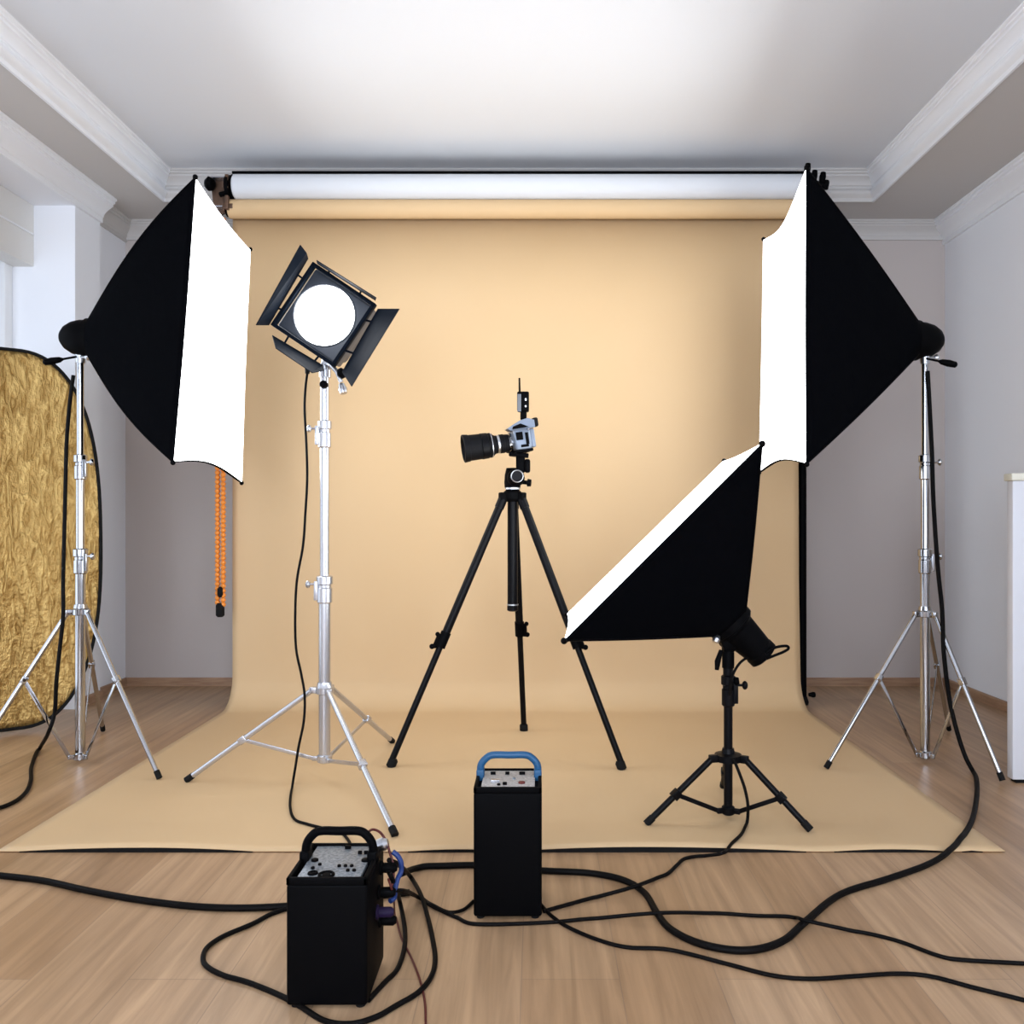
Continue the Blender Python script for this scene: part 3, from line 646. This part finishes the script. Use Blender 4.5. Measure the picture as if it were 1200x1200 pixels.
gm.add(gv, gf); part('foil_cloth', gm, 'gold', gr, 'crinkled gold cloth', solid=.002)
part('rim', MB().tube([gpt(2 * PI * j / na, 1.0) for j in range(na)], .0075, 8, closed=True), 'rubber', gr, 'black rim')

# ------------------------------------------------------------------ battery packs
def pack(label, x0, x1, y0, y1, h, hz, hm, pm, buttons, hx=(0, 0), hy=None):
    t = thing('battery_pack', label, 'battery pack', ((x0 + x1) / 2, (y0 + y1) / 2, 0), 'black battery packs on the wood floor')
    z0 = .006
    b_ = MB().box((x0, y0, z0), (x1, y1, h - .012), bev=.006)
    part('case', b_, 'black', t)
    rim = MB(); w = .008
    rim.box((x0, y0, h - .014), (x1, y0 + w, h), bev=.002).box((x0, y1 - w, h - .014), (x1, y1, h), bev=.002)
    rim.box((x0, y0, h - .014), (x0 + w, y1, h), bev=.002).box((x1 - w, y0, h - .014), (x1, y1, h), bev=.002)
    part('top_rim', rim, 'black', t)
    pl = part('control_panel', MB().box((x0 + w + .008, y0 + w, h - .013), (x1 - w - .008, y1 - w, h - .004), bev=.001), pm, t, 'grey control panel')
    for u, v, r, kind, mt in buttons:
        cx = x0 + (x1 - x0) * u; cy_ = y0 + (y1 - y0) * v
        if kind == 'b': part('button', MB().lathe((cx, cy_, h - .005), (0, 0, 1), [(0, r), (.004, r), (.005, r * .8)], 14), mt, pl)
        elif kind == 's': part('socket', MB().tube([(cx + r * math.cos(2 * PI * k / 20), cy_ + r * math.sin(2 * PI * k / 20), h - .003) for k in range(20)], .003, 8, closed=True).cyl((cx, cy_, h - .0045), (cx, cy_, h - .002), r * .6), mt, pl)
        else: part('switch', MB().box((cx - r, cy_ - r * .6, h - .005), (cx + r, cy_ + r * .6, h + .002), bev=.001), mt, pl)
    ym = hy if hy else (y0 + y1) / 2; xa, xb = x0 + hx[0], x1 - hx[1]
    ins = .016
    hp = smooth_path([(xa + .008, ym, h - .01), (xa + .010, ym, h + (hz - h) * .45), (xa + ins + .006, ym, hz - .008), (xa + ins + .022, ym, hz), ((xa + xb) / 2, ym, hz), (xb - ins - .022, ym, hz), (xb - ins - .006, ym, hz - .008), (xb - .010, ym, h + (hz - h) * .45), (xb - .008, ym, h - .01)], 5)
    part('handle', MB().tube(hp, .0085, 12).obox(V((xa + .009, ym, h - .002)), V((1, 0, 0)), V((0, 1, 0)), V((0, 0, 1)), .018, .034, .030, .003).obox(V((xb - .009, ym, h - .002)), V((1, 0, 0)), V((0, 1, 0)), V((0, 0, 1)), .018, .034, .030, .003), hm, t, 'blue carrying handle' if hm == 'blue' else None)
    for xx in (x0 + .015, x1 - .015):
        for yy in (y0 + .015, y1 - .015): part('rubber_foot', MB().cyl((xx, yy, 0), (xx, yy, .008), .009, n=12), 'rubber', t)
    return t
k_ = 'black'
b1 = [(.28, .17, .007, 's', k_), (.46, .13, .013, 's', k_), (.30, .40, .0035, 'b', k_), (.24, .30, .0035, 'b', k_), (.56, .36, .0035, 'b', k_), (.64, .36, .0035, 'b', k_), (.72, .36, .0035, 'b', k_),
      (.70, .24, .0035, 'b', k_), (.78, .24, .0035, 'b', k_), (.74, .72, .004, 'w', k_), (.82, .72, .004, 'w', k_), (.86, .52, .008, 'b', k_), (.20, .52, .007, 'b', k_), (.54, .88, .006, 'w', k_)]
pk1 = pack('front battery pack, black with a black handle, tangle of cables at its right side', -.460, -.311, 1.565, 1.737, .241, .290, 'black', 'plate', b1, hy=1.668)
b2_ = [(.25, .75, .006, 'w', k_), (.47, .75, .005, 'w', k_), (.70, .75, .007, 'w', k_), (.70, .30, .008, 'b', 'redlamp'), (.45, .22, .005, 'w', k_), (.30, .35, .010, 'w', 'alu'), (.36, .2, .004, 'b', k_), (.58, .5, .004, 'b', 'plate')]
pk2 = pack('rear battery pack, black with a bright blue handle, at the edge of the beige paper', -.142, .0115, 1.915, 2.065, .297, .341, 'blue', 'plate2', b2_, hy=2.02)
# side plugs of the front pack
for (py_, z_, mt_, nm) in ((1.70, .205, 'black', 'side_plug'), (1.68, .165, 'black', 'side_plug'), (1.66, .135, 'purple', 'side_plug'), (1.69, .105, 'black', 'side_plug')):
    part(nm, MB().lathe((-.314, py_, z_), (1, 0, 0), [(0, .014), (.006, .014), (.008, .010), (.03, .010), (.036, .006)], 14), mt_, pk1)
part('side_lug', MB().lathe(at(446, 990, 1.73), (1, 0, .3), [(-.01, .012), (.008, .014), (.016, .008)], 12), 'steel', pk1, 'grey lug near the top corner')

# ------------------------------------------------------------------ cables
PT = .0045
def cable(pts, r, label, mt='cable', name='power_cable', group=None, n=10, sub=8):
    """('f', px, py[, dz]) on the floor, (px, py, Y) in the air, or a Vector"""
    out = []
    for p in pts:
        if isinstance(p, Vector): out.append(p)
        elif p[0] == 'f':
            z = r + (p[3] if len(p) > 3 else 0); out.append(fl(p[1], p[2], z))
        else: out.append(at(*p))
    path = smooth_path(out, sub)
    for q in path:
        q.z = max(q.z, r * .98)
        if PX0 - r < q.x < PX1 + r and yend - .02 < q.y < 3.9: q.z = max(q.z, .0052 + r + lift(q.x, max(q.y, yend)))
    return single(name, MB().tube(path, r, n), mt, label, 'cable', group)
W = .0045   # paper on the floor
cable([('f', -60, 1020), ('f', 0, 1026), ('f', 50, 1032), ('f', 100, 1043), ('f', 160, 1054), ('f', 225, 1062), ('f', 280, 1064), ('f', 335, 1062), ('f', 380, 1058), ('f', 440, 1050), ('f', 480, 1046)],
      .0078, 'thick black cable on the floor from the left edge to the front battery pack')
cable([('f', 470, 1024, .02), ('f', 490, 1017), ('f', 520, 1014.5), ('f', 570, 1014), ('f', 635, 1020), ('f', 690, 1023), ('f', 730, 1031), ('f', 755, 1046), ('f', 770, 1070), ('f', 785, 1088), ('f', 815, 1104), ('f', 855, 1113), ('f', 890, 1112),
       ('f', 920, 1101), ('f', 945, 1079), ('f', 985, 1048), ('f', 1040, 1030), ('f', 1085, 1014), ('f', 1110, 999, W), ('f', 1130, 978, W), ('f', 1141, 955, W), ('f', 1145, 925), (1142, 908, 2.99), (1131, 886, 3.03), (1120, 852, 3.06), (1112, 815, 3.08), (1106, 765, 3.09), (1104, 715, 3.10), (1099, 665, 3.10), (1094, 590, 3.11), (1092, 530, 3.11), (1089, 470, 3.12), (1087, 435, 3.13)],
      .0078, 'long thick black cable running from the right softbox down and across the floor')
cable([('f', 462, 1044, .06), ('f', 485, 1049, .01), ('f', 510, 1064), ('f', 535, 1075), ('f', 560, 1083), ('f', 640, 1081), ('f', 700, 1076), ('f', 770, 1070, .010), ('f', 830, 1070), ('f', 885, 1073), ('f', 930, 1075), ('f', 945, 1079, .016), ('f', 1000, 1091), ('f', 1050, 1102), ('f', 1100, 1120), ('f', 1130, 1125), ('f', 1200, 1129), ('f', 1240, 1131)],
      .0042, 'thin black cable passing under the rear battery pack, upper one at the right edge')
cable([('f', 632, 1058), ('f', 645, 1072), ('f', 665, 1086), ('f', 700, 1101), ('f', 735, 1110), ('f', 785, 1113), ('f', 850, 1129), ('f', 905, 1143), ('f', 950, 1147), ('f', 1000, 1144), ('f', 1050, 1141), ('f', 1090, 1144), ('f', 1140, 1157), ('f', 1200, 1172), ('f', 1240, 1184)],
      .0042, 'thin black cable from the rear battery pack, lower one at the right edge')
cable([(859, 888, 2.51), (866, 905, 2.50), (873, 925, 2.49), (876.5, 945, 2.485), ('f', 875, 966, W), ('f', 869, 980, W), ('f', 858, 992, W), ('f', 846, 1000, W + .010), ('f', 825, 1003), ('f', 803, 1006), ('f', 793, 1014), ('f', 782, 1024), ('f', 765, 1031), ('f', 740, 1040, .014), ('f', 700, 1051), ('f', 662, 1061), ('f', 637, 1068)],
      .0046, 'thin black cable from the short black stand to the rear battery pack')
cable([('f', 345, 1062, .0), ('f', 318, 1071), ('f', 295, 1083), ('f', 262, 1097), ('f', 243, 1110), ('f', 238, 1123), ('f', 243, 1133), ('f', 262, 1143), ('f', 290, 1151), ('f', 325, 1165), ('f', 350, 1178), ('f', 380, 1196), ('f', 410, 1200), ('f', 440, 1192), ('f', 465, 1178), ('f', 490, 1163), ('f', 505, 1145), ('f', 510, 1125), ('f', 507, 1100), ('f', 500, 1070, .006), ('f', 492, 1046, .016), ('f', 480, 1026, .014), (468, 1014, 1.80), (456, 1008, 1.71)],
      .0052, 'black cable looping out left of the front battery pack and round its right side')
cable([(455, 1020, 1.69), (462, 1036, 1.72), ('f', 468, 1055, .02), ('f', 474, 1085), ('f', 474, 1110), ('f', 466, 1135), ('f', 452, 1150), ('f', 440, 1163), ('f', 432, 1172)],
      .0050, 'short black cable curling down beside the front battery pack')
cable([(455, 1030, 1.67), (461, 1050, 1.70), ('f', 463, 1075), ('f', 470, 1098), ('f', 482, 1122), ('f', 492, 1148), ('f', 498, 1175), ('f', 499, 1210)],
      .0022, 'very thin dark red wire running from the front battery pack to the bottom edge', 'redcable', 'thin_wire')
cable([(430, 976, 1.70), (437, 972, 1.72), (446, 976, 1.73), (453, 987, 1.73), (457, 1000, 1.72), (461, 1015, 1.71), (460, 1035, 1.70), (452, 1046, 1.68)],
      .0026, 'thin dark red lead arching over the top right corner of the front battery pack', 'redcable', 'thin_wire')
cable([(460, 998, 1.72), (466, 1003, 1.72), (470, 1011, 1.72), (470, 1021, 1.72), (466, 1030, 1.71), (463, 1042, 1.70), (462, 1052, 1.70), (457, 1056, 1.69)],
      .0052, 'blue plug lead hanging at the right side of the front battery pack', 'bluedeep', 'plug_lead')
cable([(458, 1044, 1.69), (475, 1044, 1.74), ('f', 490, 1051, .008), ('f', 508, 1061, .006), ('f', 526, 1069, .004), ('f', 543, 1066), ('f', 555, 1056)],
      .0040, 'short black cable joining the two battery packs', 'cable')
cable([(86, 440, 3.10), (82, 470, 3.09), (78, 520, 3.08), (76, 600, 3.07), (74, 680, 3.06), (74, 722, 3.05), (70, 760, 3.05), (66, 800, 3.05), (64, 835, 3.06), (56, 860, 3.06), ('f', 46, 878), ('f', 37, 898), ('f', 36, 915), ('f', 29, 930), ('f', 10, 943), ('f', -30, 955)],
      .0068, 'black cable dropping from the left softbox in front of the gold reflector')
cable([(360, 438, 2.88), (358, 455, 2.87), (357, 480, 2.87), (359, 520, 2.87), (360, 560, 2.87), (358, 600, 2.87), (355, 640, 2.87), (348, 680, 2.87), (346, 720, 2.87), (347, 760, 2.87), (353, 790, 2.87), (357, 815, 2.87), (356, 845, 2.86), (350, 875, 2.85), (346, 900, 2.84), ('f', 342, 925, W), ('f', 340, 945, W), ('f', 345, 960, W), ('f', 360, 966, W), ('f', 380, 971, W), ('f', 400, 976, W), ('f', 412, 992, W), ('f', 414, 1010), ('f', 410, 1040)],
      .0042, 'thin black cable hanging from the spotlight to the floor behind the front battery pack')

# ------------------------------------------------------------------ lights and world
sc = bpy.context.scene
w = bpy.data.worlds.new('World'); sc.world = w; w.use_nodes = True
bg = w.node_tree.nodes['Background']; bg.inputs[0].default_value = (0.72, 0.82, 1.0, 1); bg.inputs[1].default_value = 0.35
def area(name, loc, tgt, sx, sy, power, col):
    L = bpy.data.lights.new(name, 'AREA'); L.shape = 'RECTANGLE'; L.size = sx; L.size_y = sy; L.energy = power; L.color = col
    o = bpy.data.objects.new(name, L); COL.objects.link(o); o.location = loc
    o.rotation_euler = (V(tgt) - V(loc)).to_track_quat('-Z', 'Y').to_euler(); return o
area('daylight_front_left', (-1.0, YF - 0.25, 1.45), (-1.0, 3, 1.2), 1.3, 1.7, 75, (0.78, 0.86, 1.0))
area('daylight_front_right', (1.0, YF - 0.25, 1.45), (1.0, 3, 1.2), 1.3, 1.7, 75, (0.78, 0.86, 1.0))
area('daylight_side', (-2.62, 2.75, 1.1), (0, 3.6, 1.1), 1.2, 2.0, 12, (0.80, 0.88, 1.0))

# ------------------------------------------------------------------ camera
cam = bpy.data.cameras.new('Camera'); co = bpy.data.objects.new('Camera', cam); COL.objects.link(co)
co.location = (0, 0, EYE); co.rotation_euler = (PI / 2, 0, 0)
cam.sensor_width = 36; cam.lens = 36 * FOC / 1200; cam.shift_x = -(VPX - 600) / 1200; cam.shift_y = (VPY - 600) / 1200
cam.clip_start = 0.02
sc.camera = co
vs_ = sc.view_settings; vs_.view_transform = 'Standard'; vs_.look = 'None'; vs_.gamma = 1.0; vs_.exposure = 0.45; vs_.use_curve_mapping = False
sc.cycles.use_denoising = True; sc.cycles.max_bounces = 8; sc.cycles.diffuse_bounces = 5; sc.cycles.sample_clamp_indirect = 6
for o in bpy.data.objects:
    if '_o' in o: del o['_o']
